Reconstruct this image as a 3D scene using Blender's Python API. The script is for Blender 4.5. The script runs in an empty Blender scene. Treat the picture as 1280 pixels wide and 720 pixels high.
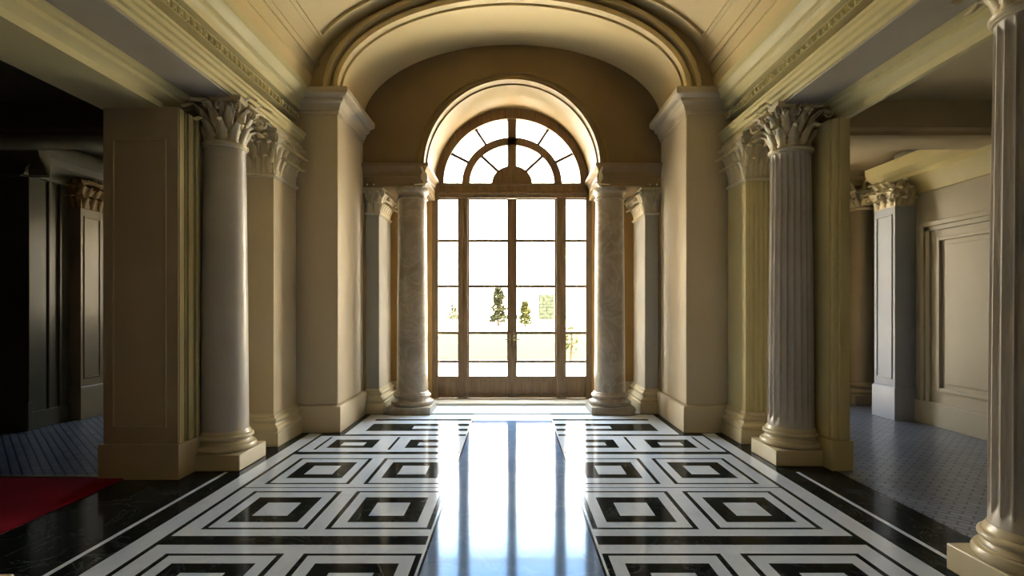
import bpy, bmesh, math, random
from math import sin, cos, pi, radians
from mathutils import Vector, Matrix
random.seed(7)
SC = bpy.context.scene
COL = SC.collection

# ------------------------------------------------------------------ materials
def new_mat(name):
    m = bpy.data.materials.new(name); m.use_nodes = True
    nt = m.node_tree
    for n in list(nt.nodes): nt.nodes.remove(n)
    out = nt.nodes.new('ShaderNodeOutputMaterial')
    return m, nt, out
def N(nt, kind, **kw):
    n = nt.nodes.new(kind)
    for k, v in kw.items(): setattr(n, k, v)
    return n
def ramp(nt, stops, interp='LINEAR'):
    r = N(nt, 'ShaderNodeValToRGB'); r.color_ramp.interpolation = interp
    els = r.color_ramp.elements
    while len(els) > 1: els.remove(els[-1])
    els[0].position = stops[0][0]; els[0].color = (*stops[0][1], 1)
    for p, c in stops[1:]:
        e = els.new(p); e.color = (*c, 1)
    return r
def paint(name, a, b, rough=.45, scale=1.5, bump=.008, spec=.4, fine=60, stretch=(1, 1, 1)):
    """a plastered or stone surface: two near tones mixed by noise, with a fine bump"""
    m, nt, out = new_mat(name)
    L = nt.links.new
    bs = N(nt, 'ShaderNodeBsdfPrincipled'); L(bs.outputs[0], out.inputs[0])
    tc = N(nt, 'ShaderNodeTexCoord'); mp = N(nt, 'ShaderNodeMapping'); mp.inputs['Scale'].default_value = stretch
    geo = N(nt, 'ShaderNodeNewGeometry')
    L(geo.outputs['Position'], mp.inputs['Vector'])
    n1 = N(nt, 'ShaderNodeTexNoise'); n1.inputs['Scale'].default_value = scale; n1.inputs['Detail'].default_value = 6
    L(mp.outputs[0], n1.inputs['Vector'])
    r = ramp(nt, [(.3, a), (.7, b)]); L(n1.outputs['Fac'], r.inputs[0]); L(r.outputs[0], bs.inputs['Base Color'])
    n2 = N(nt, 'ShaderNodeTexNoise'); n2.inputs['Scale'].default_value = fine; n2.inputs['Detail'].default_value = 3
    L(mp.outputs[0], n2.inputs['Vector'])
    bp = N(nt, 'ShaderNodeBump'); bp.inputs['Strength'].default_value = bump * 10; bp.inputs['Distance'].default_value = .004
    L(n2.outputs['Fac'], bp.inputs['Height']); L(bp.outputs[0], bs.inputs['Normal'])
    bs.inputs['Roughness'].default_value = rough
    bs.inputs['Specular IOR Level'].default_value = spec
    return m
def marble(name, a, b, vein, rough=.12, vscale=1.3, vwidth=.03, vstr=.6, spec=.5, coat=0):
    m, nt, out = new_mat(name)
    L = nt.links.new
    bs = N(nt, 'ShaderNodeBsdfPrincipled'); L(bs.outputs[0], out.inputs[0])
    geo = N(nt, 'ShaderNodeNewGeometry')
    n1 = N(nt, 'ShaderNodeTexNoise'); n1.inputs['Scale'].default_value = 2.2; n1.inputs['Detail'].default_value = 8
    L(geo.outputs['Position'], n1.inputs['Vector'])
    r = ramp(nt, [(.3, a), (.7, b)]); L(n1.outputs['Fac'], r.inputs[0])
    n2 = N(nt, 'ShaderNodeTexNoise'); n2.inputs['Scale'].default_value = vscale; n2.inputs['Detail'].default_value = 9
    n2.inputs['Distortion'].default_value = 1.2; n2.inputs['Roughness'].default_value = .62
    L(geo.outputs['Position'], n2.inputs['Vector'])
    v = ramp(nt, [(.5 - vwidth, (0, 0, 0)), (.5, (1, 1, 1)), (.5 + vwidth, (0, 0, 0))]); L(n2.outputs['Fac'], v.inputs[0])
    mu = N(nt, 'ShaderNodeMath', operation='MULTIPLY'); mu.inputs[1].default_value = vstr; L(v.outputs[0], mu.inputs[0])
    mx = N(nt, 'ShaderNodeMix', data_type='RGBA'); L(mu.outputs[0], mx.inputs[0]); L(r.outputs[0], mx.inputs[6]); mx.inputs[7].default_value = (*vein, 1)
    L(mx.outputs[2], bs.inputs['Base Color'])
    bs.inputs['Roughness'].default_value = rough; bs.inputs['Specular IOR Level'].default_value = spec
    if coat:
        bs.inputs['Coat Weight'].default_value = coat; bs.inputs['Coat Roughness'].default_value = .05
    return m
def simple(name, c, rough=.5, metal=0, spec=.5):
    m, nt, out = new_mat(name)
    bs = N(nt, 'ShaderNodeBsdfPrincipled'); nt.links.new(bs.outputs[0], out.inputs[0])
    geo = N(nt, 'ShaderNodeNewGeometry')
    n1 = N(nt, 'ShaderNodeTexNoise'); n1.inputs['Scale'].default_value = 9; nt.links.new(geo.outputs['Position'], n1.inputs['Vector'])
    r = ramp(nt, [(.3, tuple(x * .85 for x in c)), (.7, tuple(min(1, x * 1.1) for x in c))])
    nt.links.new(n1.outputs['Fac'], r.inputs[0]); nt.links.new(r.outputs[0], bs.inputs['Base Color'])
    bs.inputs['Roughness'].default_value = rough; bs.inputs['Metallic'].default_value = metal; bs.inputs['Specular IOR Level'].default_value = spec
    return m

M = {}
M['cream'] = paint('cream_limewash', (.66, .52, .30), (.74, .60, .36), rough=.5)
M['yellow'] = paint('yellow_cream_paint', (.72, .60, .28), (.77, .65, .31), rough=.45, bump=.005)
M['greige'] = paint('grey_soffit', (.42, .35, .25), (.48, .41, .30), rough=.5)  # even grey tone for the undersides of the beams
M['vault'] = paint('vault_plaster', (.80, .60, .27), (.84, .64, .31), rough=.55, scale=.8)
M['pier'] = paint('pier_limestone', (.64, .51, .32), (.70, .57, .37), rough=.42, scale=.9)
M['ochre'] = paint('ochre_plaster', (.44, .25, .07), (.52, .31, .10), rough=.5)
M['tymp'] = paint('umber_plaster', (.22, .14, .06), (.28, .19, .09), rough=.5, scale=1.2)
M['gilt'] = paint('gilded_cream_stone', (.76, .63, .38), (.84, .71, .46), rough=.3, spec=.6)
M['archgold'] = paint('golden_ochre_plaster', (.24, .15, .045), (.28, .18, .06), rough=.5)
M['pale_stone'] = paint('pale_threshold_stone', (.62, .56, .46), (.72, .66, .55), rough=.35, scale=3)
M['daylight_blue'] = paint('blue_daylight_tint', (.48, .52, .62), (.54, .58, .68), rough=.4)  # cool daylight on the side pilaster, put into its colour
M['shaft'] = paint('column_stone', (.64, .57, .48), (.72, .66, .57), rough=.32, scale=3, spec=.5)
M['mottled'] = marble('mottled_column_marble', (.28, .22, .15), (.46, .38, .27), (.56, .48, .36), rough=.3, vscale=2.6, vwidth=.05, vstr=.5)
M['panel'] = paint('greige_wall_paint', (.50, .45, .35), (.56, .51, .40), rough=.4)
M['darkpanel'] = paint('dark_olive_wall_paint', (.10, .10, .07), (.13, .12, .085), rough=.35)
M['brownpanel'] = paint('dark_umber_wall_paint', (.30, .24, .15), (.35, .28, .18), rough=.4)
M['white_marble'] = marble('white_floor_marble', (.78, .84, .92), (.84, .90, .98), (.55, .60, .68), rough=.11, vstr=.22)
M['black_marble'] = marble('black_floor_marble', (.006, .008, .007), (.016, .020, .017), (.22, .25, .22), rough=.11, vscale=2.1, vwidth=.012, vstr=.22, spec=.05)
M['reflection_marble'] = marble('marble_tinted_as_reflection', (.12, .23, .42), (.18, .31, .52), (.4, .5, .6), rough=.08, vstr=.2, spec=.65)  # blue of the reflected doorway is put into the marble colour
M['wood'] = paint('oak_door_wood', (.15, .095, .045), (.25, .165, .08), rough=.4, scale=4, stretch=(8, 8, .7), fine=30, bump=.03)
M['brass'] = simple('aged_brass', (.45, .36, .2), .3, 1)
M['carpet'] = paint('red_carpet_pile', (.22, .004, .014), (.30, .007, .02), rough=.95, scale=3, bump=.2, spec=.1, fine=400)
M['edge'] = simple('brass_threshold', (.55, .45, .28), .35, .6)

def tiles_mat():
    m, nt, out = new_mat('blue_grey_stone_setts'); L = nt.links.new
    bs = N(nt, 'ShaderNodeBsdfPrincipled'); L(bs.outputs[0], out.inputs[0])
    geo = N(nt, 'ShaderNodeNewGeometry'); mp = N(nt, 'ShaderNodeMapping')
    mp.inputs['Rotation'].default_value = (0, 0, radians(45)); L(geo.outputs['Position'], mp.inputs['Vector'])
    br = N(nt, 'ShaderNodeTexBrick'); br.inputs['Scale'].default_value = 3.6
    br.inputs['Color1'].default_value = (.16, .19, .25, 1); br.inputs['Color2'].default_value = (.26, .29, .35, 1); br.inputs['Mortar'].default_value = (.04, .05, .08, 1)
    br.inputs['Mortar Size'].default_value = .03; br.inputs['Bias'].default_value = -.2
    L(mp.outputs[0], br.inputs['Vector']); L(br.outputs['Color'], bs.inputs['Base Color'])
    bp = N(nt, 'ShaderNodeBump'); bp.inputs['Strength'].default_value = .7; bp.inputs['Distance'].default_value = .006; bp.invert = True
    L(br.outputs['Fac'], bp.inputs['Height']); L(bp.outputs[0], bs.inputs['Normal'])
    bs.inputs['Roughness'].default_value = .3
    return m
M['tiles'] = tiles_mat()
def glass_mat():
    m, nt, out = new_mat('window_glass'); L = nt.links.new
    t = N(nt, 'ShaderNodeBsdfTransparent'); t.inputs[0].default_value = (.97, .98, .98, 1)
    g = N(nt, 'ShaderNodeBsdfGlossy'); g.inputs['Roughness'].default_value = .02
    f = N(nt, 'ShaderNodeFresnel'); f.inputs['IOR'].default_value = 1.45
    ge = N(nt, 'ShaderNodeNewGeometry'); om = N(nt, 'ShaderNodeMath', operation='SUBTRACT'); om.inputs[0].default_value = 1; L(ge.outputs['Backfacing'], om.inputs[1])
    fm = N(nt, 'ShaderNodeMath', operation='MULTIPLY'); L(f.outputs[0], fm.inputs[0]); L(om.outputs[0], fm.inputs[1])   # reflect only where light enters the pane
    mx = N(nt, 'ShaderNodeMixShader'); L(fm.outputs[0], mx.inputs[0]); L(t.outputs[0], mx.inputs[1]); L(g.outputs[0], mx.inputs[2]); L(mx.outputs[0], out.inputs[0])
    return m
M['glass'] = glass_mat()
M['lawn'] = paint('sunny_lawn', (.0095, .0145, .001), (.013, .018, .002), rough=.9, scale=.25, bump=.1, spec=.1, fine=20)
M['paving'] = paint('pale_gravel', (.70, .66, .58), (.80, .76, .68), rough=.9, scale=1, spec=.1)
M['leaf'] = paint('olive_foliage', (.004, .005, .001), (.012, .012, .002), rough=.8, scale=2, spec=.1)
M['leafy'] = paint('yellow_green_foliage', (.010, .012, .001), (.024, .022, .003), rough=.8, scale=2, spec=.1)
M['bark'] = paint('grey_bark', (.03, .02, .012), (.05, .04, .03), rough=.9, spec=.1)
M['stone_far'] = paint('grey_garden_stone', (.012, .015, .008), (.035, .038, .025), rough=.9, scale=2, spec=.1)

# ------------------------------------------------------------------ mesh builder
class MB:
    def __init__(s): s.v = []; s.f = []; s.m = []
    def face(s, idx, m=0): s.f.append(tuple(idx)); s.m.append(m)
    def add(s, pts): b = len(s.v); s.v += [tuple(p) for p in pts]; return b
    def box(s, x0, x1, y0, y1, z0, z1, m=0):
        b = s.add([(x0,y0,z0),(x1,y0,z0),(x1,y1,z0),(x0,y1,z0),(x0,y0,z1),(x1,y0,z1),(x1,y1,z1),(x0,y1,z1)])
        for q in ((0,3,2,1),(4,5,6,7),(0,1,5,4),(1,2,6,5),(2,3,7,6),(3,0,4,7)): s.face([b+i for i in q], m)
    def rings(s, rings, closed=True, caps=True, m=0):
        """rings: lists of points of equal length, skinned one to the next"""
        n = len(rings[0]); bs = [s.add(r) for r in rings]
        for a, b in zip(bs, bs[1:]):
            for i in range(n if closed else n - 1):
                j = (i + 1) % n
                s.face((a+i, a+j, b+j, b+i), m)
        if caps:
            s.face([bs[0]+i for i in range(n)][::-1], m); s.face([bs[-1]+i for i in range(n)], m)
    def rect_lathe(s, x0, x1, y0, y1, prof, m=0):
        s.rings([[(x0-o,y0-o,z),(x1+o,y0-o,z),(x1+o,y1+o,z),(x0-o,y1+o,z)] for o, z in prof], m=m)
    def lathe(s, cx, cy, prof, n=48, m=0):
        s.rings([[(cx+r*cos(2*pi*i/n), cy+r*sin(2*pi*i/n), z) for i in range(n)] for r, z in prof], m=m)
    def prism(s, poly, y0, y1, m=0, axis='y'):
        """poly of (x,z) swept along y, or of (y,z) swept along x"""
        if axis == 'y': s.rings([[(p[0],y0,p[1]) for p in poly], [(p[0],y1,p[1]) for p in poly]], m=m)
        else: s.rings([[(y0,p[0],p[1]) for p in poly], [(y1,p[0],p[1]) for p in poly]], m=m)
    def tube(s, pts, rads, n=8, m=0, caps=True):
        rings = []; up = None
        P = [Vector(p) for p in pts]
        for i, p in enumerate(P):
            d = (P[min(i+1, len(P)-1)] - P[max(i-1, 0)]).normalized()
            if up is None:
                up = Vector((0,0,1)) if abs(d.z) < .9 else Vector((1,0,0))
            sd = d.cross(up).normalized(); up = sd.cross(d).normalized()
            r = rads[i] if hasattr(rads, '__len__') else rads
            rings.append([p + sd*(r*cos(2*pi*k/n)) + up*(r*sin(2*pi*k/n)) for k in range(n)])
        s.rings(rings, m=m, caps=caps)
    def ball(s, c, rx, ry, rz, n=10, k=6, m=0):
        s.rings([[(c[0]+rx*sin(pi*j/k)*cos(2*pi*i/n), c[1]+ry*sin(pi*j/k)*sin(2*pi*i/n), c[2]-rz*cos(pi*j/k)) for i in range(n)]
                 for j in ([.12] + list(range(1, k)) + [k-.12])], m=m)
    def build(s, name, mats, parent=None, smooth=35, bevel=0):
        me = bpy.data.meshes.new(name); me.from_pydata(s.v, [], s.f)
        if not isinstance(mats, (list, tuple)): mats = [mats]
        for k in mats: me.materials.append(M[k])
        me.polygons.foreach_set('material_index', s.m)
        bm = bmesh.new(); bm.from_mesh(me)
        bmesh.ops.recalc_face_normals(bm, faces=bm.faces)
        ang = radians(smooth)
        for f in bm.faces: f.smooth = True
        for e in bm.edges:
            if len(e.link_faces) != 2 or e.calc_face_angle(0) > ang: e.smooth = False
        bm.to_mesh(me); bm.free()
        o = bpy.data.objects.new(name, me); COL.objects.link(o)
        if parent is not None: o.parent = parent
        if bevel:
            b = o.modifiers.new('bevel', 'BEVEL'); b.width = bevel; b.segments = 2; b.limit_method = 'ANGLE'; b.angle_limit = radians(50); b.use_clamp_overlap = True
        return o
def tag(o, label=None, cat=None, group=None, kind=None):
    if label: o['label'] = label
    if cat: o['category'] = cat
    if group: o['group'] = group
    if kind: o['kind'] = kind
    return o
def empty(name, loc=(0,0,0)):
    o = bpy.data.objects.new(name, None); o.location = loc; COL.objects.link(o); o.empty_display_size = .1
    return o
def copy_tree(o, parent=None):
    c = o.copy(); COL.objects.link(c)
    if parent is not None: c.parent = parent
    for ch in list(o.children): copy_tree(ch, c)
    return c
def struct(name, mb, mats, label=None, parent=None, bevel=0, smooth=35):
    o = mb.build(name, mats, parent, bevel=bevel, smooth=smooth)
    if parent is None: o['kind'] = 'structure'
    if label: o['label'] = label
    return o

# ------------------------------------------------------------------ plan dimensions (metres; x right, y into the hall, z up)
PX = 2.12          # inner face of the square piers
PY0, PY1 = 6.62, 7.75
SPR = 4.16         # springing of the vaults
DOORY = 8.90

# ------------------------------------------------------------------ floor
def floor():
    R = []                                            # painter's list: x0,x1,y0,y1,material
    W, B, T, C = 0, 1, 2, 3
    def r(x0, x1, y0, y1, m): R.append((x0, x1, y0, y1, m))
    def sym(x0, x1, y0, y1, m): r(x0, x1, y0, y1, m); r(-x1, -x0, y0, y1, m)
    r(-9.2, 7.4, -4.2, 9.3, T)
    r(-3.4, 3.0, -4.2, 5.02, B)                       # black marble margins
    r(-3.0, 3.0, 5.0, 9.3, B)
    sym(2.605, 2.64, -4.2, 5.0, W)                    # thin white line
    sym(2.285, 2.435, -4.2, 6.55, W)                  # white band
    r(-2.285, 2.285, -4.2, 6.5, B)
    r(-2.25, 2.25, -4.2, 6.42, W)
    def row(y0, y1, d0, d1, i0, i1, outline=True):
        for x0, x1 in ((1.395, 2.12), (.55, 1.275)):
            if outline:
                sym(x0, x1, y0, y1, B); sym(x0+.035, x1-.035, y0+.03, y1-.03, W)
            k = .115
            sym(x0+k, x1-k, d0, d1, B)
            sym(x0+k+.12, x1-k-.12, i0, i1, W)
    def band(y0, y1): r(-2.25, 2.25, y0, y1, B)
    # rows as they lie from the camera to the door
    y = -4.0
    for y in (1.30, -.92, -3.14):                     # pairs behind and under the camera repeat the same pitch
        row(y, y+.76, y+.12, y+.63, y+.24, y+.51)
        row(y+.95, y+1.72, y+1.08, y+1.59, y+1.2, y+1.47)
        band(y-.25, y-.12)
    row(2.56, 3.335, 2.69, 3.205, 2.82, 3.09)
    band(3.458, 3.592)
    row(3.70, 4.475, 3.825, 4.33, 3.944, 4.21)
    band(4.555, 4.57)
    row(4.655, 5.46, 4.82, 5.32, 4.93, 5.20)
    band(5.61, 5.71)
    row(5.80, 6.33, 5.87, 6.24, 5.97, 6.11, outline=False)
    sym(2.09, 2.12, 5.80, 6.36, B); sym(1.30, 1.33, 5.80, 6.36, B)
    # far bay between the piers
    r(-2.0, 2.0, 6.5, 8.0, W); r(-1.84, 1.84, 6.62, 6.66, W)
    r(-1.80, 1.80, 6.68, 7.10, B); r(-1.25, 1.25, 6.80, 6.96, W)
    r(-1.84, 1.84, 7.30, 7.40, B)
    r(-2.0, 2.0, 7.72, 7.80, B)
    r(-1.25, 1.25, 7.95, 9.3, W)
    # polished centre strip, coloured blue like the door's reflection
    r(-.55, .55, -4.2, 7.75, W)
    for s in (-1, 1): r(min(s*.52, s*.535), max(s*.52, s*.535), -4.2, 7.3, B)
    r(-.52, .52, -4.2, 7.3, C)
    xs = sorted({round(v, 4) for q in R for v in q[:2]}); ys = sorted({round(v, 4) for q in R for v in q[2:4]})
    mb = MB(); vid = {}
    def vt(i, j):
        if (i, j) not in vid: vid[(i, j)] = mb.add([(xs[i], ys[j], 0)])
        return vid[(i, j)]
    for i in range(len(xs)-1):
        cx = (xs[i]+xs[i+1])/2
        for j in range(len(ys)-1):
            cy = (ys[j]+ys[j+1])/2; mm = T
            for q in reversed(R):
                if q[0] < cx < q[1] and q[2] < cy < q[3]: mm = q[4]; break
            mb.face((vt(i,j), vt(i+1,j), vt(i+1,j+1), vt(i,j+1)), mm)
    b = mb.add([(-9.2,-4.2,-.2),(7.4,-4.2,-.2),(7.4,9.3,-.2),(-9.2,9.3,-.2)]); mb.face((b+3,b+2,b+1,b), T)
    struct('floor', mb, ['white_marble', 'black_marble', 'tiles', 'reflection_marble'], 'polished black and white marble floor in nested squares')
floor()

# ------------------------------------------------------------------ columns, pilasters, piers
def leaf(mb, base, out, W, H, curl, m=0):
    """an acanthus leaf rising from base, leaning along the unit vector out"""
    base = Vector(base); out = Vector(out); side = Vector((-out.y, out.x, 0)); up = Vector((0,0,1))
    na, nb = 9, 6
    for back in (0, 1):
        g = []
        for i in range(na+1):
            s = i/na
            lob = .64 + .36*abs(sin(s*pi*3.6+.5))
            w = W*.5*lob*(1 - .15*s)*(1 if s < .75 else max(.16, 1-(s-.75)/.25*.85))
            if s < .72: zz = H*s/.72; oo = curl*.25*(s/.72)**2
            else:
                t = (s-.72)/.28*pi*.85
                zz = H + curl*.42*sin(t); oo = curl*.25 + curl*.42*(1-cos(t))
            row = []
            for k in range(-nb//2, nb//2+1):
                c = k/(nb/2)
                dz = -.10*W*abs(c)**1.5
                do = -.22*W*abs(c)**2 + (.035*W if k == 0 else 0) + (.03*W if abs(k) == 2 else 0) - back*.012
                row.append(base + side*(w*c) + up*(zz+dz*s) + out*(oo+do+.012))
            g.append(row)
        ids = [mb.add(r) for r in g]
        for i in range(na):
            for k in range(nb):
                mb.face((ids[i]+k, ids[i]+k+1, ids[i+1]+k+1, ids[i+1]+k), m)
def volute(mb, base, out, reach, z0, z1, R=.055, m=0):
    """a stalk that climbs outwards and ends in a spiral under the abacus corner"""
    base = Vector(base); out = Vector(out)
    pts, rad = [], []
    for i in range(7):
        t = i/6
        pts.append(base + out*(reach*.62*t**1.6) + Vector((0,0,z0+(z1-z0)*(t**.8)))); rad.append(.016-.003*t)
    c = pts[-1] + out*.012 + Vector((0,0,-R))
    for i in range(1, 22):
        t = i/21; a = pi/2 - t*2*pi*1.45; r = R*(1-.80*t)
        pts.append(c + out*(r*cos(a)+.01) + Vector((0,0,r*sin(a)))); rad.append(.013-.004*t)
    mb.tube(pts, rad, 7, m)
    sd = Vector((-out.y, out.x, 0))
    mb.tube([c - sd*.02 + out*.01, c + sd*.02 + out*.01], .014, 8, m)

def capital_round(name, cx, cy, z0, z1, r, mat, parent, half):
    H = z1 - z0
    mb = MB()
    mb.lathe(cx, cy, [(r*.96, z0), (r*.88, z0+.06*H), (r*.86, z0+.4*H), (r*.95, z0+.7*H), (r*1.22, z0+.88*H), (r*1.25, z1-.045)], 32)
    for i in range(10):
        a = 2*pi*i/10; o = (cos(a), sin(a), 0)
        leaf(mb, (cx+o[0]*r*.95, cy+o[1]*r*.95, z0+.01), o, r*.64, H*.28, .17)
    for i in range(10):
        a = 2*pi*(i+.5)/10; o = (cos(a), sin(a), 0)
        leaf(mb, (cx+o[0]*r*.93, cy+o[1]*r*.93, z0+.11), o, r*.62, H*.33, .21)
    for i in range(8):
        a = 2*pi*(i+.5)/8; o = (cos(a), sin(a), 0)
        leaf(mb, (cx+o[0]*r*1.0, cy+o[1]*r*1.0, z0+.24), o, r*.46, H*.26, .22)
    for i in range(4):                                # fleurons on the abacus faces
        a = pi/2*i; mb.ball((cx+cos(a)*half*.84, cy+sin(a)*half*.84, z1-.03), .035, .035, .035)
        for s in (-1, 1):
            a2 = a + s*.28
            volute(mb, (cx+cos(a2)*r*1.02, cy+sin(a2)*r*1.02, z0), (cos(a), sin(a), 0), .07, H*.55, H*.84, .03)
    cap = mb.build(name, mat, parent, smooth=60)
    for i in range(4):
        a = pi/4 + pi/2*i
        v = MB(); volute(v, (cx+cos(a)*r, cy+sin(a)*r, z0), (cos(a), sin(a), 0), (half*1.414-r)*1.0, H*.45, H*.88)
        v.build('volute', mat, cap, smooth=60)
    ab = MB(); n = 8; ring = []
    for q in range(4):
        for k in range(n):
            t = k/n*2-1; d = half*(1-.16*(1-t*t)); a = pi/2*q
            x, y = d, t*half*.93
            ring.append((x*cos(a)-y*sin(a), x*sin(a)+y*cos(a)))
    ab.rings([[(cx+x*s, cy+y*s, z) for x, y in ring] for s, z in ((.92, z1-.05), (.97, z1-.035), (.97, z1-.02), (1, z1-.015), (1, z1))])
    ab.build('abacus', mat, cap)
    return cap
def capital_rect(name, x0, x1, y0, y1, z0, z1, mat, parent, fl=.10):
    H = z1 - z0; mb = MB()
    mb.rect_lathe(x0, x1, y0, y1, [(.0, z0), (.005, z0+.5*H), (.03, z0+.8*H), (fl*.6, z1-.05)])
    def face(ax, c0, c1, fixed, out):
        L = c1-c0; n = max(2, round(L/.13)); w = L/n
        for rowi, (dz, hh, cu) in enumerate(((.01, .28, .12), (.12, .34, .14), (.25, .26, .13))):
            cnt = n if rowi != 1 else n+1
            for k in range(cnt):
                c = c0 + (k+.5)*w if rowi != 1 else c0 + k*w
                p = (c, fixed, z0+dz) if ax == 'x' else (fixed, c, z0+dz)
                leaf(mb, p, out, w*.88, H*hh, cu)
        mid = (c0+c1)/2
        for s in (-1, 1):
            c = mid + s*.03
            p = (c, fixed, z0) if ax == 'x' else (fixed, c, z0)
            volute(mb, p, out, .05, H*.5, H*.85, .03)
    face('x', x0, x1, y0, (0, -1, 0))
    face('y', y0, y1, x0, (-1, 0, 0)); face('y', y0, y1, x1, (1, 0, 0))
    cap = mb.build(name, mat, parent, smooth=60)
    for (cx, cy, ox, oy) in ((x0, y0, -1, -1), (x1, y0, 1, -1), (x0, y1, -1, 1), (x1, y1, 1, 1)):
        v = MB(); o = Vector((ox, oy, 0)).normalized(); volute(v, (cx, cy, z0), o, fl*1.5, H*.45, H*.88, .05); v.build('volute', mat, cap, smooth=60)
    ab = MB(); ab.rect_lathe(x0, x1, y0, y1, [(fl*.7, z1-.05), (fl*.85, z1-.035), (fl*.85, z1-.02), (fl, z1-.015), (fl, z1)])
    ab.build('abacus', mat, cap)
    return cap

BASE_PROF = [(.255, .15), (.272, .155), (.283, .175), (.283, .19), (.272, .21), (.250, .214), (.250, .222), (.236, .232), (.232, .248), (.240, .258), (.246, .260),
             (.256, .268), (.258, .28), (.254, .292), (.240, .298), (.232, .300), (.232, .312), (.222, .325), (.216, .34)]
def column(loc, label, fluted, group, mats=('gilt', 'shaft', 'gilt'), ztop=3.48, zneck=3.07, r=.21):
    root = empty('column', (loc[0], loc[1], 0)); tag(root, label, 'column', group)
    mb = MB(); h = .275
    mb.rect_lathe(-h, h, -h, h, [(0, 0), (0, .15)]); mb.build('plinth', mats[0], root, bevel=.008)
    mb = MB(); mb.lathe(0, 0, BASE_PROF, 56); mb.build('base', mats[0], root, smooth=50)
    mb = MB(); nf, per = (20, 8) if fluted else (1, 64)
    n = nf*per; rings = []
    zs = [.34, .36, .40, .43, .46] + [.46 + (zneck-.10-.46)*i/10 for i in range(1, 11)] + [zneck-.08, zneck-.05, zneck-.02, zneck]
    for z in zs:
        t = (z-.34)/(zneck-.34); rr = r*(1 - .13*t**1.6)
        fade = 0 if not fluted else max(0, min(1, (z-.38)/.07))*max(0, min(1, (zneck-.04-z)/.06))
        ring = []
        for i in range(n):
            a = 2*pi*i/n
            if fluted:
                u = (i % per)/per
                dep = 0 if u in (0,) or u > .86 else .022*math.sqrt(max(0, 1-((u-.43)/.43)**2))
            else: dep = 0
            q = rr - dep*fade
            ring.append((q*cos(a), q*sin(a), z))
        rings.append(ring)
    mb.rings(rings); mb.build('shaft', mats[1], root, smooth=40 if not fluted else 28)
    rn = r*.87
    mb = MB(); mb.lathe(0, 0, [(rn, zneck-.035), (rn+.012, zneck-.03), (rn+.012, zneck-.022), (rn+.02, zneck-.018), (rn+.028, zneck-.006), (rn+.028, zneck+.004), (rn+.016, zneck+.014), (rn, zneck+.016)], 48)
    mb.build('astragal', mats[2], root, smooth=50)
    capital_round('capital', 0, 0, zneck+.01, ztop, rn, mats[2], root, .285)
    return root
G = 'Corinthian columns along the arcades'
c1 = column((2.79, 5.45), 'fluted column with leafy capital, right side, second from the front', True, G)
c2 = copy_tree(c1); c2.location = (2.785, 2.87, 0); tag(c2, 'nearest fluted column, cut off by the right edge of the photo')
c3 = column((-2.79, 5.29), 'smooth column with leafy capital left of the hall beside the door casing', False, G)
c4 = copy_tree(c3); c4.location = (-2.81, 2.50, 0); tag(c4, 'column at the bottom left corner, only its plinth corner showing')

PBASE = [(.085, 0), (.085, .15), (.07, .155), (.078, .175), (.078, .195), (.06, .215), (.045, .222), (.035, .245), (.04, .258), (.05, .27), (.05, .285), (.035, .30), (.02, .305), (.018, .325), (0, .345)]
def pilaster(x0, x1, y0, y1, label, group, z0cap=2.97, ztop=3.47, flut=True, fl=.065, mats=('cream', 'gilt')):
    cx, cy = (x0+x1)/2, (y0+y1)/2
    root = empty('pilaster', (cx, cy, 0)); tag(root, label, 'pilaster', group)
    a, b = (x1-x0)/2, (y1-y0)/2
    mb = MB(); mb.rect_lathe(-a, a, -b, b, PBASE); mb.build('base', mats[1], root, bevel=.004)
    mb = MB()
    # shaft with shallow flutes on the face towards the camera
    nfl = 5 if flut else 0; pts = []
    if nfl:
        w = 2*a; m0 = .03; fw = (w-2*m0)/nfl
        pts.append((-a, -b))
        for k in range(nfl):
            fx = -a+m0+k*fw
            for t in (.1, .22, .36, .5, .64, .78, .9):
                u = (t-.5)/.4
                pts.append((fx+fw*t, -b + (.013*math.sqrt(max(0, 1-u*u)))))
        pts.append((a, -b))
    else: pts = [(-a, -b), (a, -b)]
    pts += [(a, b), (-a, b)]
    mb.rings([[(x, y, z) for x, y in pts] for z in (.345, z0cap)])
    mb.build('shaft', mats[0], root, smooth=25)
    mb = MB(); z = z0cap; mb.rect_lathe(-a, a, -b, b, [(.0, z-.03), (.012, z-.025), (.012, z-.015), (.022, z-.01), (.028, z), (.022, z+.01), (.005, z+.015)]); mb.build('astragal', mats[1], root, bevel=.003)
    capital_rect('capital', -a, a, -b, b, z0cap+.01, ztop, mats[1], root, fl)
    return root
G = 'pilasters beside the square piers'
pilaster(2.62, 2.95, 6.10, 6.60, 'yellow cream pilaster between the right fluted column and the right pier', G, mats=('yellow', 'gilt'))
pilaster(-2.95, -2.62, 5.98, 6.60, 'cream pilaster between the left column and the left pier', G, flut=False, mats=('cream', 'gilt'))
# back wall pilasters: pale, in the daylight of the door
G = 'pilasters beside the garden door'
pilaster(1.92, 2.11, 7.85, 8.60, 'narrow pale pilaster right of the garden door behind the marble column', G, 2.88, 3.24, False, .07, ('panel', 'gilt'))
pilaster(-2.11, -1.92, 7.85, 8.60, 'narrow pale pilaster left of the garden door, brightly lit', G, 2.88, 3.24, False, .07, ('panel', 'gilt'))

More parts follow.
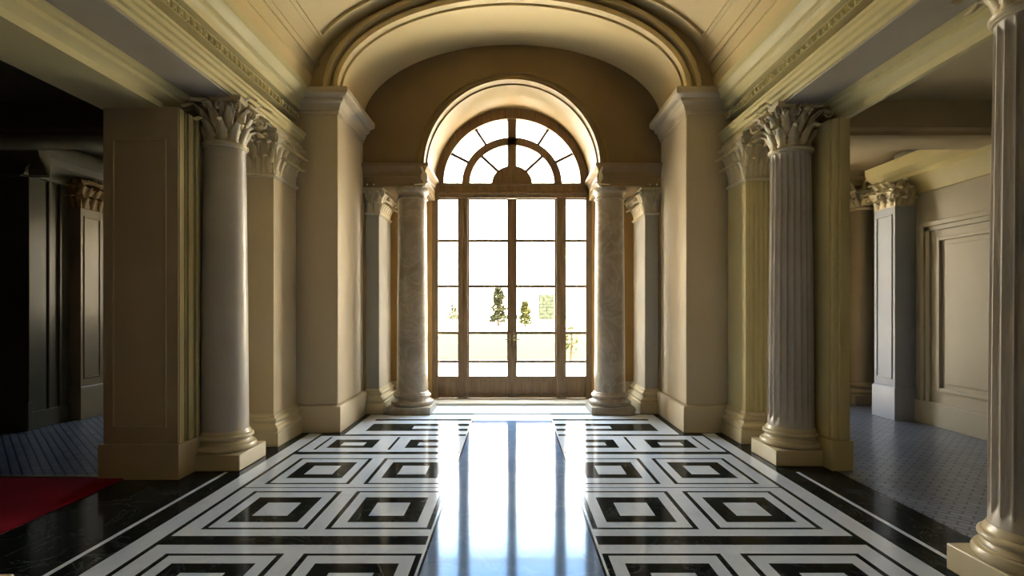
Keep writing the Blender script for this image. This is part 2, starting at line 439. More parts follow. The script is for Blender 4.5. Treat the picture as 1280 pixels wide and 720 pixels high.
def pier(s, label):
    x0, x1 = sorted((s*PX, s*2.72)); cx, cy = (x0+x1)/2, (PY0+PY1)/2
    root = empty('square_pier', (cx, cy, 0)); tag(root, label, 'pier', 'square piers carrying the arch')
    a, b = (x1-x0)/2, (PY1-PY0)/2
    mb = MB(); mb.rect_lathe(-a, a, -b, b, [(0, .33), (0, 3.88)]); mb.build('shaft', 'pier', root, bevel=.01)
    mb = MB(); mb.rect_lathe(-a, a, -b, b, [(.045, 0), (.045, .30), (.035, .315), (.02, .325), (0, .33)]); mb.build('baseboard', 'pier', root, bevel=.006)
    mb = MB(); mb.rect_lathe(-a, a, -b, b, [(0, 3.86), (.015, 3.865), (.015, 3.90), (.03, 3.91), (.04, 3.95), (.06, 3.98), (.09, 4.0), (.095, 4.01), (.095, 4.035), (.15, 4.06), (.165, 4.075), (.165, 4.135), (.15, 4.15), (0, SPR)])
    mb.build('cornice', 'pier', root, bevel=.003)
    return root
pier(-1, 'square stone pier with moulded cornice, left of the arch')
pier(1, 'square stone pier with moulded cornice, right of the arch')

# plain marble columns flanking the garden door
def door_column(x, label):
    root = empty('marble_column', (x, 7.97, 0)); tag(root, label, 'column', 'marble columns flanking the garden door')
    mb = MB(); mb.rect_lathe(-.31, .31, -.31, .31, [(0, 0), (0, .11)]); mb.build('plinth', 'mottled', root, bevel=.008)
    mb = MB(); mb.lathe(0, 0, [(.27, .11), (.298, .118), (.306, .14), (.30, .165), (.272, .178), (.262, .184), (.25, .20), (.25, .215), (.262, .225), (.272, .24), (.266, .258), (.245, .266), (.24, .285), (.225, .30)], 56); mb.build('base', 'mottled', root, smooth=50)
    mb = MB(); zs = [.30 + 2.80*i/12 for i in range(13)]
    mb.lathe(0, 0, [(.222*(1-.09*((z-.3)/2.8)**1.6), z) for z in zs], 56); mb.build('shaft', 'mottled', root, smooth=50)
    mb = MB(); mb.lathe(0, 0, [(.202, 3.08), (.218, 3.085), (.222, 3.095), (.218, 3.108), (.204, 3.112), (.204, 3.16), (.23, 3.185), (.24, 3.20), (.24, 3.245)], 56); mb.build('capital', 'mottled', root, smooth=50)
    return root
door_column(-1.46, 'mottled marble column left of the garden door')
door_column(1.43, 'mottled marble column right of the garden door')

# ------------------------------------------------------------------ end bay: arches and vault
def ell(a, b, cz, t0=0, t1=pi, n=64): return [(a*cos(t0+(t1-t0)*i/n), cz + b*sin(t0+(t1-t0)*i/n)) for i in range(n+1)]
def slab(mb, inner, outer, y0, y1, m=0, mi=None):
    """a wall with an arched soffit: inner and outer outlines of equal length, between two planes"""
    n = len(inner)
    A = mb.add([(x, y0, z) for x, z in inner]); B = mb.add([(x, y0, z) for x, z in outer])
    Cc = mb.add([(x, y1, z) for x, z in inner]); D = mb.add([(x, y1, z) for x, z in outer])
    for i in range(n-1):
        mb.face((A+i, A+i+1, B+i+1, B+i), m); mb.face((Cc+i, D+i, D+i+1, Cc+i+1), m)
        mb.face((A+i, Cc+i, Cc+i+1, A+i+1), m if mi is None else mi); mb.face((B+i, B+i+1, D+i+1, D+i), m)
    for i in (0, n-1): mb.face((A+i, B+i, D+i, Cc+i), m)
def sweep_arc(mb, prof, a, b, cz, t0=0, t1=pi, n=72, m=0):
    """prof of (offset from the ellipse, y), swept round the arch"""
    rings = []
    for i in range(n+1):
        t = t0+(t1-t0)*i/n
        nx, nz = b*cos(t), a*sin(t); l = math.hypot(nx, nz); nx /= l; nz /= l
        rings.append([(a*cos(t)+nx*o, y, cz+b*sin(t)+nz*o) for o, y in prof])
    mb.rings(rings, m=m)
# barrel over the end bay
mb = MB(); slab(mb, ell(PX, 1.10, SPR), [(x*1.32, SPR + (z-SPR)*1.75) for x, z in ell(PX, 1.10, SPR)], PY0+.02, PY1, 0)
struct('ceiling_arch', mb, ['vault'], 'cream barrel arch over the bay before the door')
mb = MB()
sweep_arc(mb, [(-.012, 6.66), (-.012, 6.56), (.03, 6.55), (.045, 6.58), (.06, 6.58), (.06, 6.66)], PX, 1.10, SPR)
sweep_arc(mb, [(.085, 6.66), (.085, 6.555), (.10, 6.53), (.15, 6.53), (.17, 6.56), (.17, 6.66)], PX, 1.12, SPR)
sweep_arc(mb, [(-.03, 6.72), (-.03, 6.69), (.01, 6.69), (.01, 6.72)], PX, 1.10, SPR)
struct('trim_arch', mb, ['vault'], 'concentric mouldings round the front of the big arch', smooth=50)
# tympanum: thick end wall pierced by the door arch
AR, AZ = 1.25, 3.50
def tymp(y0, y1, mats, name, label, top=6.0, half=2.7, m=0, mi=None):
    th = [pi*i/64 for i in range(65)]
    inner = [(AR, 3.25)] + [(AR*cos(t), AZ+AR*sin(t)) for t in th] + [(-AR, 3.25)]
    outer = [(half, 3.25)]
    for t in th:
        x, z = cos(t), sin(t); k = min(half/max(abs(x), 1e-6), (top-AZ)/max(z, 1e-6)); outer.append((x*k, AZ+z*k))
    outer.append((-half, 3.25))
    mb = MB(); slab(mb, inner, outer, y0, y1, m, mi); struct(name, mb, mats, label)
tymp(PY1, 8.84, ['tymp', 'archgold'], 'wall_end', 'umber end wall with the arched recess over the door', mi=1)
mb = MB()
sweep_arc(mb, [(0, 7.77), (0, 7.70), (.03, 7.69), (.045, 7.71), (.075, 7.71), (.095, 7.68), (.12, 7.68), (.13, 7.77)], AR, AR, AZ, 0, pi)
sweep_arc(mb, [(.01, 7.86), (-.018, 7.86), (-.022, 7.875), (-.018, 7.90), (.01, 7.90)], AR, AR, AZ, 0, pi)
struct('trim_door_arch', mb, ['archgold'], 'pale moulded ring round the door arch', smooth=50)
for s, w in ((-1, 'left'), (1, 'right')):
    mb = MB(); x0, x1 = sorted((s*1.27, s*2.2))
    mb.rect_lathe(x0, x1, 7.76, 8.8, [(0, 3.245), (0, 3.30), (.015, 3.305), (.015, 3.37), (.03, 3.38), (.03, 3.44), (.045, 3.46), (.06, 3.50), (.085, 3.52), (.09, 3.56), (.04, 3.575), (0, 3.58)])
    struct('trim_entablature_' + w, mb, ['tymp'], 'umber entablature over the %s marble column' % w, bevel=.003)
    # scroll bracket under the arch springing
    r = MB(); pts, rad = [], []
    for i in range(30):
        t = i/29; a = -pi/2 + t*2*pi*1.3; rr = .085*(1-.75*t)
        pts.append((s*1.27 - s*(.02+rr*cos(a)*.55), 7.70 - .0*t, 3.36+rr*sin(a)*1.1)); rad.append(.017-.006*t)
    r.tube(pts, rad, 8)
    r.tube([(s*1.27, 7.70, 3.22), (s*1.235, 7.70, 3.25), (s*1.24, 7.70, 3.33), (s*1.262, 7.70, 3.46), (s*1.30, 7.70, 3.56)], [.014, .022, .02, .016, .01], 8)
    r.tube([(s*1.38, 7.68, 3.255), (s*1.24, 7.68, 3.262), (s*1.19, 7.68, 3.29)], [.008, .012, .01], 8)
    br = r.build('scroll_bracket', 'gilt', smooth=60)
    tag(br, 'small pale carved scroll at the %s springing of the door arch' % w, 'bracket', 'carved scrolls at the door arch')
# walls beside the vestibule and behind its columns
for s, w in ((-1, 'left'), (1, 'right')):
    mb = MB(); x0, x1 = sorted((s*2.12, s*2.7)); mb.box(x0, x1, PY1+.05, 9.3, 0, 3.6)
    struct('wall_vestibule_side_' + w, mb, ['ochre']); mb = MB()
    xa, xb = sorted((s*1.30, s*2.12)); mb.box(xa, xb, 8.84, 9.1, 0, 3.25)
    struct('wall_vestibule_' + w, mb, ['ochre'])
    mb = MB(); mb.box(*sorted((s*1.36, s*2.12)), 8.80, 8.84, 0, .32); mb.box(*sorted((s*2.09, s*2.12)), PY1, 8.80, 0, .32)
    struct('baseboard_' + w, mb, ['pier'], bevel=.005)

# ------------------------------------------------------------------ nave vault, entablatures, arcade walls
VA, VB = 2.46, 1.30
def nave():
    Y0, Y1 = -4.0, PY0+.03
    mb = MB()
    TI = .43
    def vp(t, o=0):
        nx, nz = VB*cos(t), VA*sin(t); l = math.hypot(nx, nz)
        return (VA*cos(t)+nx/l*o, SPR+VB*sin(t)+nz/l*o)
    inner = [vp(pi*i/96) for i in range(97)]; outer = [vp(pi*i/96, .25) for i in range(97)]
    slab(mb, inner, outer, Y0, Y1)
    # moulding rails along the vault and coffer frames
    for side in (0, 1):
        def T(t): return t if side == 0 else pi - t
        for tc, w, d in ((.25, .035, .035), (.29, .014, .014), (TI, .014, .03), (TI-.035, .008, .014), (.14, .014, .014)):
            a0, a1 = T(tc-w/2), T(tc+w/2)
            p = [vp(a0, .02), vp(a0, -d), vp(a1, -d), vp(a1, .02)]
            mb.prism(p, Y0 if tc < .4 else 3.2, Y1-.02 if tc < .4 else 6.36)
    for yy in (6.36, 3.2, 3.0, .1, -.1):
        sweep_arc(mb, [(.02, yy-.02), (-.035, yy-.025), (-.035, yy+.025), (.02, yy+.02)], VA, VB, SPR, TI, pi-TI, 60)
    struct('ceiling', mb, ['vault'], 'cream barrel vault with moulded coffer frames over the hall', smooth=40)
nave()

ENT = [(2.585, 3.48), (2.585, 3.515), (2.555, 3.52), (2.555, 3.558), (2.525, 3.563), (2.525, 3.60), (2.505, 3.605), (2.505, 3.63), (2.56, 3.635), (2.78, 3.64), (2.78, 3.775), (2.63, 3.785), (2.60, 3.79), (2.60, 3.797), (2.66, 3.80),
       (2.66, 3.86), (2.60, 3.868), (2.60, 3.878), (2.66, 3.88), (2.66, 3.905), (2.57, 3.91), (2.56, 3.96), (2.53, 3.985), (2.53, 4.01), (2.50, 4.02), (2.485, 4.05), (2.45, 4.08), (2.435, 4.09), (2.435, 4.155), (2.43, 4.17)]
for s, w in ((-1, 'left'), (1, 'right')):
    thick = 3.66 if s < 0 else 3.16
    poly = [(s*x, z) for x, z in ENT] + [(s*thick, 4.17), (s*thick, 3.50), (s*3.0, 3.48)]
    mb = MB(); mb.prism(poly, -4.0, PY0)
    n = 0; y = .9
    while y < PY0-.03:                                # egg ornament along the frieze
        mb.ball((s*2.615, y, 3.830), .042, .029, .033, 8, 6)
        mb.box(*sorted((s*2.60, s*2.665)), y+.038, y+.048, 3.80, 3.86)
        y += .086; n += 1
    struct('trim_cornice_' + w, mb, ['yellow'], 'cream entablature with egg moulding over the %s columns' % w, smooth=30)
    # flat grey soffit panel under the entablature
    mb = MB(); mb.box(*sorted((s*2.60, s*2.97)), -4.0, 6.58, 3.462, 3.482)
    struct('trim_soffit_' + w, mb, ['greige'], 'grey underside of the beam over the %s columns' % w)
    # head of the opening into the side room
    hd = [(2.98, 3.485), (2.98, 3.42), (3.02, 3.415), (3.02, 3.375), (3.05, 3.36), (3.09, 3.33), (3.09, 3.27), (thick-.02, 3.27), (thick-.02, 3.485)]
    mb = MB(); mb.prism([(s*x, z) for x, z in hd], -4.0, 6.6)
    struct('trim_header_' + w, mb, ['yellow'], 'yellow cream moulded head of the %s side opening' % w, smooth=30)
# right: casing strip (anta) and wall behind the columns
mb = MB()
mb.prism([(2.98, 5.12), (3.0, 5.12), (3.0, 5.10), (3.03, 5.08), (3.05, 5.08), (3.05, 5.06), (3.09, 5.05), (3.14, 5.05), (3.14, PY0), (2.98, PY0)], 0, 1)
mb.v = [(x, z, (0.28 if y == 0 else 3.28)) for x, y, z in mb.v]
mb.box(2.96, 3.16, 5.03, 6.6, 0, .28)
struct('wall_right', mb, ['yellow'], 'moulded casing of the right side opening', bevel=.004)
mb = MB()
hole = [(-2.94, 4.82), (-2.96, 4.82), (-2.96, 4.86), (-2.985, 4.87), (-2.985, 4.93), (-2.96, 4.94), (-2.96, 5.0), (-2.985, 5.01), (-2.985, 5.06), (-2.96, 5.07), (-2.96, PY0), (-3.60, PY0), (-3.60, 4.79), (-2.94, 4.79)]
b0 = mb.add([(x, y, .30) for x, y in hole]); b1 = mb.add([(x, y, 3.28) for x, y in hole]); k = len(hole)
for i in range(k): mb.face((b0+i, b0+(i+1) % k, b1+(i+1) % k, b1+i))
mb.face([b0+i for i in range(k)][::-1]); mb.face([b1+i for i in range(k)])
mb.box(-3.63, -2.92, 4.765, 6.6, 0, .31)
cs = MB()
for (ya, yb, xo) in ((4.80, 4.865, .03), (4.865, 4.885, .012), (4.90, 4.915, .02), (4.935, 5.0, .028), (5.015, 5.03, .02), (5.05, 5.10, .03)): cs.box(-2.985, -2.96+xo, ya, yb, .31, 3.27)
struct('trim_casing_left', cs, ['yellow'], 'ribbed casing, coloured yellow to look lit, on the edge of the left wall end', bevel=.004)  # yellow stands in for light falling on this edge
# recessed panel moulding on the face towards the camera
for (x0, x1, z0, z1) in ((-3.52, -3.04, 2.98, 3.0), (-3.52, -3.04, .45, .47), (-3.52, -3.50, .45, 3.0), (-3.06, -3.04, .45, 3.0)): mb.box(x0, x1, 4.775, 4.80, z0, z1)
struct('wall_left', mb, ['pier'], 'panelled wall end beside the left side opening', bevel=.004)

# ------------------------------------------------------------------ outer shell and side rooms
mb = MB(); mb.box(-9.4, 7.6, -4.4, 9.3, 6.0, 6.25); struct('ceiling_roof', mb, ['tymp'])
mb = MB()
mb.box(3.16, 7.4, -4.2, 9.1, 3.68, 3.8)               # right room ceiling
struct('ceiling_right', mb, ['cream'])
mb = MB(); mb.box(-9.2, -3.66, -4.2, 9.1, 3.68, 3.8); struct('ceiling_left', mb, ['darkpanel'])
mb = MB(); mb.box(3.1, 3.16, -4.2, 9.1, 4.15, 6.0); mb.box(-3.7, -3.6, -4.2, 9.1, 3.8, 6.0); mb.box(3.1, 3.16, PY0, 9.1, 0, 4.2); mb.box(-3.66, -3.6, PY0, 9.1, 0, 4.2)
struct('wall_clerestory', mb, ['cream'])
mb = MB(); mb.box(-9.4, 7.6, -4.4, -4.1, -.1, 6.0); struct('wall_back', mb, ['wood'])
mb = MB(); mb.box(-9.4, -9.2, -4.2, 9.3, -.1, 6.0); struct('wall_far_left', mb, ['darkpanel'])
mb = MB(); mb.box(7.4, 7.6, -4.2, 9.3, -.1, 6.0); struct('wall_far_right', mb, ['panel'])
# facade, with the two side windows
mb = MB()
def facade(x0, x1, wins):
    y0, y1 = 9.1, 9.35
    x = x0
    for (a, b, z0, z1) in wins:
        mb.box(x, a, y0, y1, -.1, 6.0); mb.box(a, b, y0, y1, -.1, z0); mb.box(a, b, y0, y1, z1, 6.0); x = b
    mb.box(x, x1, y0, y1, -.1, 6.0)
facade(-9.4, -1.30, [(-4.9, -4.2, 1.4, 2.9)]); facade(1.30, 7.6, [(3.4, 4.1, .25, 3.25)])
struct('wall_front', mb, ['ochre'])
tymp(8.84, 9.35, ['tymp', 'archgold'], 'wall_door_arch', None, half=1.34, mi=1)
def window(x0, x1, z0, z1, name, label):
    root = empty(name, ((x0+x1)/2, 9.2, z0)); tag(root, label, kind='structure')
    w, h = (x1-x0)/2, z1-z0
    m_ = MB(); t = .06
    m_.box(-w, -w+t, -.04, .04, 0, h); m_.box(w-t, w, -.04, .04, 0, h); m_.box(-w+t, w-t, -.04, .04, 0, t); m_.box(-w+t, w-t, -.04, .04, h-t, h); m_.box(-.04, .04, -.03, .03, t, h-t)
    m_.build('window_frame', 'wood', root)
    m_ = MB()
    for k in range(1, 4): m_.box(-w+t, w-t, -.015, .015, h*k/4-.015, h*k/4+.015)
    m_.build('glazing_bar', 'wood', root)
    m_ = MB(); m_.box(-w+t, w-t, -.003, .003, t, h-t); m_.build('pane', 'glass', root)
window(3.4, 4.1, .25, 3.25, 'window_1', 'tall garden window of the right side room')
window(-4.9, -4.2, 1.4, 2.9, 'window_2', 'garden window of the left side room')

# right room: panelled wall, cornice, cross beam, pilaster
mb = MB()
mb.box(5.42, 5.62, -4.2, 7.72, 0, 3.68)
for (y0, y1, z0, z1, d) in ((7.10, 7.16, .30, 2.62, .05), (4.0, 7.16, 2.56, 2.62, .05), (7.03, 7.10, .30, 2.56, .03), (4.0, 7.10, 2.50, 2.56, .03),
                            (6.86, 6.90, .46, 2.40, .035), (4.2, 6.86, 2.36, 2.40, .035), (4.2, 6.86, .46, .50, .035), (4.35, 6.78, .56, 2.30, .02)):
    mb.box(5.42-d, 5.44, y0, y1, z0, z1)
mb.box(5.385, 5.44, -4.0, 7.30, 0, .30)
struct('wall_room_right', mb, ['panel'], 'greige panelled wall of the right side room', bevel=.006)
mb = MB()
mb.prism([(5.44, 3.02), (5.40, 3.03), (5.38, 3.10), (5.30, 3.20), (5.24, 3.24), (5.24, 3.30), (5.14, 3.36), (5.12, 3.44), (5.12, 3.50), (5.44, 3.52)], -4.0, 7.9)
struct('trim_room_right', mb, ['yellow'], 'yellow cream cornice of the right side room', smooth=30)
mb = MB()
mb.prism([(5.70, 3.70), (5.70, 3.40), (5.74, 3.37), (5.74, 3.33), (5.80, 3.30), (6.15, 3.30), (6.2, 3.33), (6.2, 3.70)], 3.16, 5.44, axis='x')
mb.prism([(8.6, 3.70), (8.62, 3.60), (8.72, 3.54), (8.74, 3.48), (8.85, 3.44), (8.87, 3.38), (9.08, 3.36), (9.1, 3.70)], 3.16, 7.3, axis='x')
struct('trim_beam_right', mb, ['cream'], 'moulded cross beam of the right side room', smooth=30)
# dark far wall with a pale jamb
mb = MB(); mb.box(5.52, 5.70, 8.95, 9.1, 0, 3.36); mb.box(5.60, 7.3, 9.02, 9.1, 0, .28)
struct('trim_jamb_right', mb, ['cream'], bevel=.01)
def side_pilaster(x0, x1, y0, y1, label, mats, z0cap, ztop):
    cx, cy = (x0+x1)/2, (y0+y1)/2; a, b = (x1-x0)/2, (y1-y0)/2
    root = empty('side_pilaster', (cx, cy, 0)); tag(root, label, 'pilaster')
    mb = MB(); mb.rect_lathe(-a, a, -b, b, [(.02, 0), (.02, .42), (.01, .44), (0, .45)]); mb.build('base', mats[0], root, bevel=.004)
    mb = MB(); mb.rect_lathe(-a, a, -b, b, [(0, .45), (0, z0cap)])
    s = -1 if x0 > 0 else 1; xf = -a if x0 > 0 else a
    for (y0_, y1_, z0_, z1_) in ((-b+.05, -b+.07, .55, z0cap-.1), (b-.07, b-.05, .55, z0cap-.1), (-b+.05, b-.05, .55, .57), (-b+.05, b-.05, z0cap-.12, z0cap-.1)):
        mb.box(*sorted((xf, xf+s*.012)), y0_, y1_, z0_, z1_)
    mb.build('shaft', mats[0], root, bevel=.004)
    capital_rect('capital', -a, a, -b, b, z0cap, ztop, mats[1], root, .05)
    return root
side_pilaster(5.14, 5.42, 7.30, 7.72, 'panelled pilaster, blue daylight put into its colour, in the right side room', ('daylight_blue', 'gilt'), 2.88, 3.10)
t = column((5.62, 8.75), 'slim column at the back of the right side room, only its gilt capital showing', False, None, mats=('brownpanel', 'brownpanel', 'gilt'), ztop=3.36, zneck=3.10, r=.17)

# left room: dark panelled walls
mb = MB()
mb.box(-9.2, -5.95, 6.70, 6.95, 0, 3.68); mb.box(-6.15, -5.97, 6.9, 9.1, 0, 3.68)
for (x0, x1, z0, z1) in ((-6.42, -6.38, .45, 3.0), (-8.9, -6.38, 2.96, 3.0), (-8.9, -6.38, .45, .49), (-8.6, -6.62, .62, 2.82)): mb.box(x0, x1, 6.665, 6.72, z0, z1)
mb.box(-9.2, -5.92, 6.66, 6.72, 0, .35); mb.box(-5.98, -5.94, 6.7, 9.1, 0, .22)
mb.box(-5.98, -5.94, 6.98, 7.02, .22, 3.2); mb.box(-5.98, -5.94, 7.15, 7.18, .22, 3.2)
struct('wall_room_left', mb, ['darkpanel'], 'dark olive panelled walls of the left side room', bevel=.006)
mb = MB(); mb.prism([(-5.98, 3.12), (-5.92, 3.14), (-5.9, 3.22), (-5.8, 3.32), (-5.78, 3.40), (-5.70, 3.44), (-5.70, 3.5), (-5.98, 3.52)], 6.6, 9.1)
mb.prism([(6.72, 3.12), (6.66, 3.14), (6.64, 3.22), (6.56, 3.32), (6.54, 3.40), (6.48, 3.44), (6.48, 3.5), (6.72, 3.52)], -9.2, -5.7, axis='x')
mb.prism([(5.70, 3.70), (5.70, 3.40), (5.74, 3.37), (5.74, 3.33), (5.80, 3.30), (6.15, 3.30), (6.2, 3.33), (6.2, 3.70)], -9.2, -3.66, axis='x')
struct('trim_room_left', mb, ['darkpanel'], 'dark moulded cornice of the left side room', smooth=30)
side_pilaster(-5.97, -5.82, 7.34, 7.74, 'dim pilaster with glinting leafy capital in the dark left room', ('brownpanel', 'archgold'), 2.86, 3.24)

# red carpet and the threshold strip behind it
mb = MB(); mb.rings([[(-8.6+o, -3.8+o, z), (-3.40-o, -3.8+o, z), (-3.40-o, 4.80-o, z), (-8.6+o, 4.80-o, z)] for o, z in ((0, .002), (0, .010), (.008, .014))])
tag(mb.build('carpet', 'carpet'), 'deep red carpet on the floor of the left opening', 'carpet')
mb = MB(); mb.rings([[(-8.6+o, 4.83+o, z), (-3.64-o, 4.83+o, z), (-3.64-o, 4.87-o, z), (-8.6+o, 4.87-o, z)] for o, z in ((0, .0), (0, .008), (.004, .012))])
tag(mb.build('threshold_strip', 'edge'), 'thin pale metal strip along the far edge of the red carpet', 'threshold strip')

# ------------------------------------------------------------------ garden door
D = empty('door_1', (0, DOORY, 0)); tag(D, 'glazed oak double door with side lights and a fan window', 'door', kind='structure')
def part(mb, name, mat, parent=D, **kw): return mb.build(name, mat, parent, **kw)
mb = MB()
mb.box(-1.30, -1.20, -.06, .06, 0, 3.54); mb.box(1.20, 1.30, -.06, .06, 0, 3.54)
mb.box(-1.32, 1.32, -.09, .06, 0, .045)
mb.box(-.88, -.722, -.06, .06, .045, 3.30); mb.box(.722, .88, -.06, .06, .045, 3.30)
mb.box(-1.20, 1.20, -.07, .06, 3.30, 3.52); mb.box(-1.20, 1.20, -.10, .06, 3.36, 3.40); mb.box(-1.20, 1.20, -.09, .06, 3.50, 3.54)
mb.box(-.80, -.78, -.075, -.05, .045, 3.28); mb.box(.78, .80, -.075, -.05, .045, 3.28)
part(mb, 'door_frame', 'wood', bevel=.004)
zb = [.40, .636, 1.107, 1.866, 2.61, 3.28]
def leaf_door(x0, x1, hinge, name, handle=0):
    sw = .055 if name == 'side_light' else .078
    mb = MB()
    if name == 'side_light': gx0, gx1 = (x0, x1-.012) if x0 < 0 else (x0+.012, x1)
    else:
        gx0, gx1 = (x0+.024, x1-sw) if x0 < 0 else (x0+sw, x1-.024)
        mb.box(x0, gx0, -.03, .03, .05, 3.29); mb.box(gx1, x1, -.03, .03, .05, 3.29)
    mb.box(gx0, gx1, -.028, .028, .05, .095); mb.box(gx0, gx1, -.028, .028, .36, .40); mb.box(gx0, gx1, -.012, .012, .095, .36)
    mb.box(gx0+.05, gx1-.05, -.022, .022, .13, .325)
    mb.box(gx0, gx1, -.028, .028, 3.28, 3.30)
    lf = part(mb, name, 'wood', bevel=.003)
    for z in zb[1:-1]:
        mb = MB(); mb.box(gx0, gx1, -.022, .022, z-.021, z+.021); part(mb, 'glazing_bar', 'wood', lf)
    mb = MB(); mb.box(gx0, gx1, -.003, .003, .40, 3.28); part(mb, 'pane', 'glass', lf)
    return lf
leaf_door(-1.20, -.865, 0, 'side_light'); leaf_door(.865, 1.20, 0, 'side_light')
la = leaf_door(-.72, -.002, 0, 'door_leaf'); lb = leaf_door(.002, .72, 0, 'door_leaf')
mb = MB(); mb.box(-.022, .022, -.05, -.03, .05, 3.28); part(mb, 'astragal', 'wood', bevel=.004)
mb = MB(); mb.box(.012, .048, -.055, -.028, .90, 1.12); mb.tube([(.03, -.05, 1.0), (.03, -.09, 1.0), (.04, -.10, 1.0), (.13, -.10, 1.0)], .010, 8); mb.ball((.03, -.062, 1.06), .018, .018, .018)
part(mb, 'handle', 'brass', lb, smooth=60)
mb = MB(); mb.box(-.048, -.02, -.055, -.028, .92, 1.10); mb.tube([(-.03, -.05, 1.0), (-.03, -.085, 1.0), (-.11, -.09, 1.0)], .009, 8); part(mb, 'handle', 'brass', la, smooth=60)
# fan window
FZ = 3.54
F = MB()
th = [pi*i/64 for i in range(65)]
slab(F, [(1.11*cos(t), FZ+1.045*sin(t)) for t in th], [(1.30*cos(t), AZ+1.30*sin(t)+.0) for t in th], -.08, .06)
slab(F, [(.69*cos(t), FZ+.63*sin(t)) for t in th], [(.815*cos(t), FZ+.755*sin(t)) for t in th], -.04, .03)
slab(F, [(.001*cos(t), FZ+.001*sin(t)) for t in th], [(.33*cos(t), FZ+.29*sin(t)) for t in th], -.05, .03)
F.box(-.072, .072, -.04, .03, FZ+.1, FZ+1.12)
def spoke(a, r0, r1, w):
    c, s_ = cos(a), sin(a); px, pz = -s_*w/2, c*w/2
    F.rings([[(r*c+px, y, FZ+r*s_*.98+pz), (r*c-px, y, FZ+r*s_*.98-pz)][::1] for r, y in ((r0, -.02), (r1, -.02), (r1, .02), (r0, .02), (r0, -.02))], closed=False, caps=False)
for a in (27, 57, 123, 153): spoke(radians(a), .74, 1.10, .044)
for a in (43, 137): spoke(radians(a), .25, .74, .044)
fan = part(F, 'fan_window', 'wood', smooth=30)
g = MB(); g.rings([[(1.13*cos(t), y, FZ+1.08*sin(t)) for t in th] for y in (-.003, .003)]); part(g, 'pane', 'glass', fan)
mb = MB(); mb.rings([[(-1.30+o, 8.42+o, z), (1.30-o, 8.42+o, z), (1.30-o, 8.83, z), (-1.30+o, 8.83, z)] for o, z in ((0, 0), (0, .03), (.012, .042))])
struct('trim_threshold', mb, ['pale_stone'], 'pale marble step before the garden door', bevel=.004)

# ------------------------------------------------------------------ garden
mb = MB(); mb.box(-160, 160, 9.35, 260, -.4, -.12); struct('ground', mb, ['paving'], 'pale gravel ground outside')
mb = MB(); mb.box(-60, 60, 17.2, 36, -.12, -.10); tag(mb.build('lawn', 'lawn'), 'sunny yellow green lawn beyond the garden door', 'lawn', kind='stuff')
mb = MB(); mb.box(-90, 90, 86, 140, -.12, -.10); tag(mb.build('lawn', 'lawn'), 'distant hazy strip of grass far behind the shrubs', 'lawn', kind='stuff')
def shrub(x, y, h, w, mat, label, tiers=4, n=900, name='shrub', group=None):
    root = empty(name, (x, y, -.12)); tag(root, label, 'shrub' if name == 'shrub' else 'tree', group)
    mb = MB(); mb.tube([(0,0,0), (.03,0,h*.5), (0,.02,h*.93)], [w*.07, w*.05, w*.015], 8); mb.build('trunk', 'bark', root)
    mb = MB()
    for i in range(n):
        tz = random.random(); tier = int(tz*tiers); ft = tz*tiers - tier
        rr = w*.5*(1-.45*tz)*(1-.45*ft)
        a = random.uniform(0, 2*pi); q = rr*math.sqrt(random.random())
        c = Vector((q*cos(a), q*sin(a), h*(.12+.86*tz)))
        s = w*random.uniform(.05, .11); u = Vector((random.gauss(0,1), random.gauss(0,1), random.gauss(0,1))).normalized(); v = u.orthogonal().normalized()
        w2 = u.cross(v)
        b = mb.add([c-v*s, c+w2*s*.6+u*s*.3, c+v*s, c-w2*s*.6+u*s*.3]); mb.face((b, b+1, b+2, b+3))
    mb.build('foliage', mat, root)
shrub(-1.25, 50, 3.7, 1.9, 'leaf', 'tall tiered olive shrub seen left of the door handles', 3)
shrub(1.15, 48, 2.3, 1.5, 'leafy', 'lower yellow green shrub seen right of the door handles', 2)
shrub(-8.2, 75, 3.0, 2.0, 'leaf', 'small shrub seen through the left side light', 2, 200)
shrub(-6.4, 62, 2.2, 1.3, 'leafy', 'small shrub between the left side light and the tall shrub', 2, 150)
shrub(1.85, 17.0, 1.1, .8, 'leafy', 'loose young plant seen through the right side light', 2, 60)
mb = MB(); random.seed(3)
for r_ in range(7):
    for k in range(6): mb.box(4.0+k*.62+random.uniform(-.04, .04)+(r_ % 2)*.2, 4.0+k*.62+.58+(r_ % 2)*.2, 82, 83.2, .2+r_*.5, .2+r_*.5+.46)
mb.box(4.05, 7.75, 82.1, 83.1, -.12, 3.5)
tag(mb.build('garden_wall', 'stone_far'), 'distant grey coursed stone block right of the shrubs', 'wall')
# bare tree whose twigs show in the upper right light
root = empty('bare_tree', (2.75, 16.4, -.12)); tag(root, 'slender bare tree with fine twigs seen in the upper right side light', 'tree')
tr = MB(); tr.tube([(0,0,0), (.05,0,2), (-.05,0,4), (0,0,6.2)], [.10, .08, .05, .015], 8); tr.build('trunk', 'bark', root)
tw = MB()
for i in range(46):
    z = random.uniform(2.2, 6.0); a = random.uniform(0, 2*pi); L = random.uniform(.5, 1.5)
    d = Vector((cos(a), sin(a), random.uniform(.1, .8)))
    p0 = Vector((0,0,z)); p1 = p0 + d*L*.5; p2 = p0 + d*L + Vector((random.uniform(-.2,.2), 0, .2))
    tw.tube([p0, p1, p2], [.03, .02, .01], 5)
tw.build('twigs', 'bark', root)

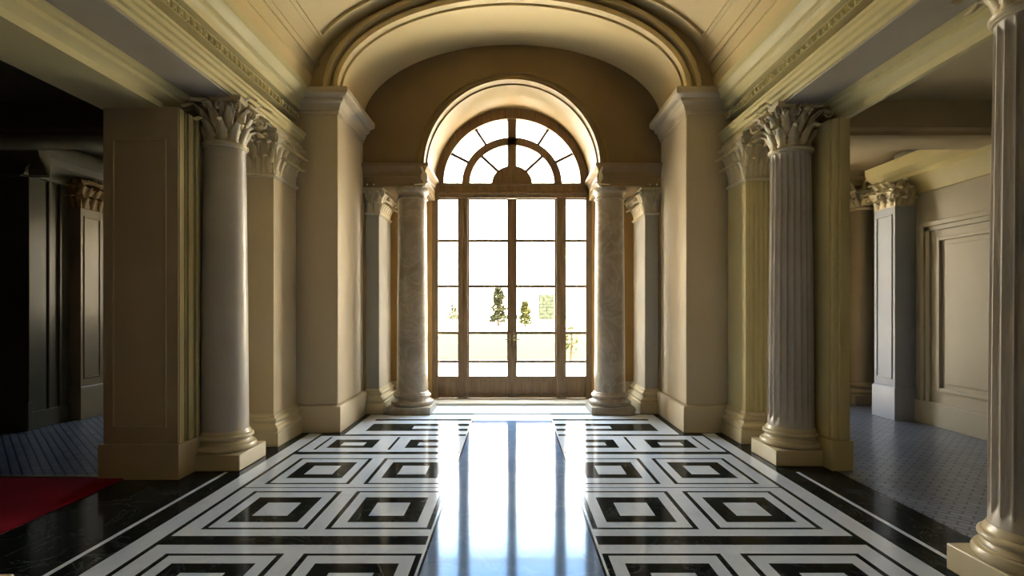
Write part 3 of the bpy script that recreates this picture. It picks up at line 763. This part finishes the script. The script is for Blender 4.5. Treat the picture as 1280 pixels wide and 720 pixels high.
# ------------------------------------------------------------------ world, camera
W = bpy.data.worlds.new('daylight_sky'); SC.world = W; W.use_nodes = True; nt = W.node_tree
for n in list(nt.nodes): nt.nodes.remove(n)
out = N(nt, 'ShaderNodeOutputWorld'); bg = N(nt, 'ShaderNodeBackground'); tc = N(nt, 'ShaderNodeTexCoord'); sep = N(nt, 'ShaderNodeSeparateXYZ')
nt.links.new(tc.outputs['Generated'], sep.inputs[0])
rp = ramp(nt, [(0, (1, .80, .52)), (.12, (1, .84, .60)), (.30, (.80, .82, .84)), (.38, (.30, .42, .56)), (.44, (.07, .14, .26)), (.50, (.10, .18, .30)), (.60, (.86, .94, 1.0)), (.8, (.80, .90, 1.0))])
nt.links.new(sep.outputs['Z'], rp.inputs[0]); nt.links.new(rp.outputs[0], bg.inputs['Color']); nt.links.new(bg.outputs[0], out.inputs[0])
bg.inputs['Strength'].default_value = 30.0
sl = bpy.data.lights.new('sun', 'SUN'); sl.energy = 175; sl.color = (1, .86, .62); sl.angle = radians(.6)
for (px, pz, pw, ph) in ((0, 2.5, 2.5, 4.5), (3.75, 1.75, .7, 2.95), (-4.55, 2.15, .7, 1.5)):      # sampling portals: they give no light of their own
    pl = bpy.data.lights.new('sky_portal', 'AREA'); pl.shape = 'RECTANGLE'; pl.size = pw; pl.size_y = ph; pl.cycles.is_portal = True
    po = bpy.data.objects.new('sky_portal', pl); COL.objects.link(po); po.location = (px, 9.33, pz); po.rotation_euler = (radians(-90), 0, 0)
so = bpy.data.objects.new('sun', sl); COL.objects.link(so)
so.rotation_euler = Vector((-.75, .12, -.80)).to_track_quat('-Z', 'Y').to_euler()
cam = bpy.data.cameras.new('camera'); co = bpy.data.objects.new('camera', cam); COL.objects.link(co)
co.location = (0, 0, 1.5); co.rotation_euler = (radians(90), 0, 0)
cam.sensor_width = 36; cam.lens = 680*36/1280; cam.shift_y = 26/1280; cam.clip_end = 500; cam.clip_start = .05
SC.camera = co
SC.view_settings.view_transform = 'Standard'; SC.view_settings.look = 'None'; SC.view_settings.gamma = 1; SC.view_settings.exposure = .04; SC.view_settings.use_curve_mapping = False
SC.cycles.max_bounces = 14; SC.cycles.diffuse_bounces = 2; SC.cycles.denoising_prefilter = 'ACCURATE'; SC.cycles.glossy_bounces = 6; SC.cycles.transparent_max_bounces = 16
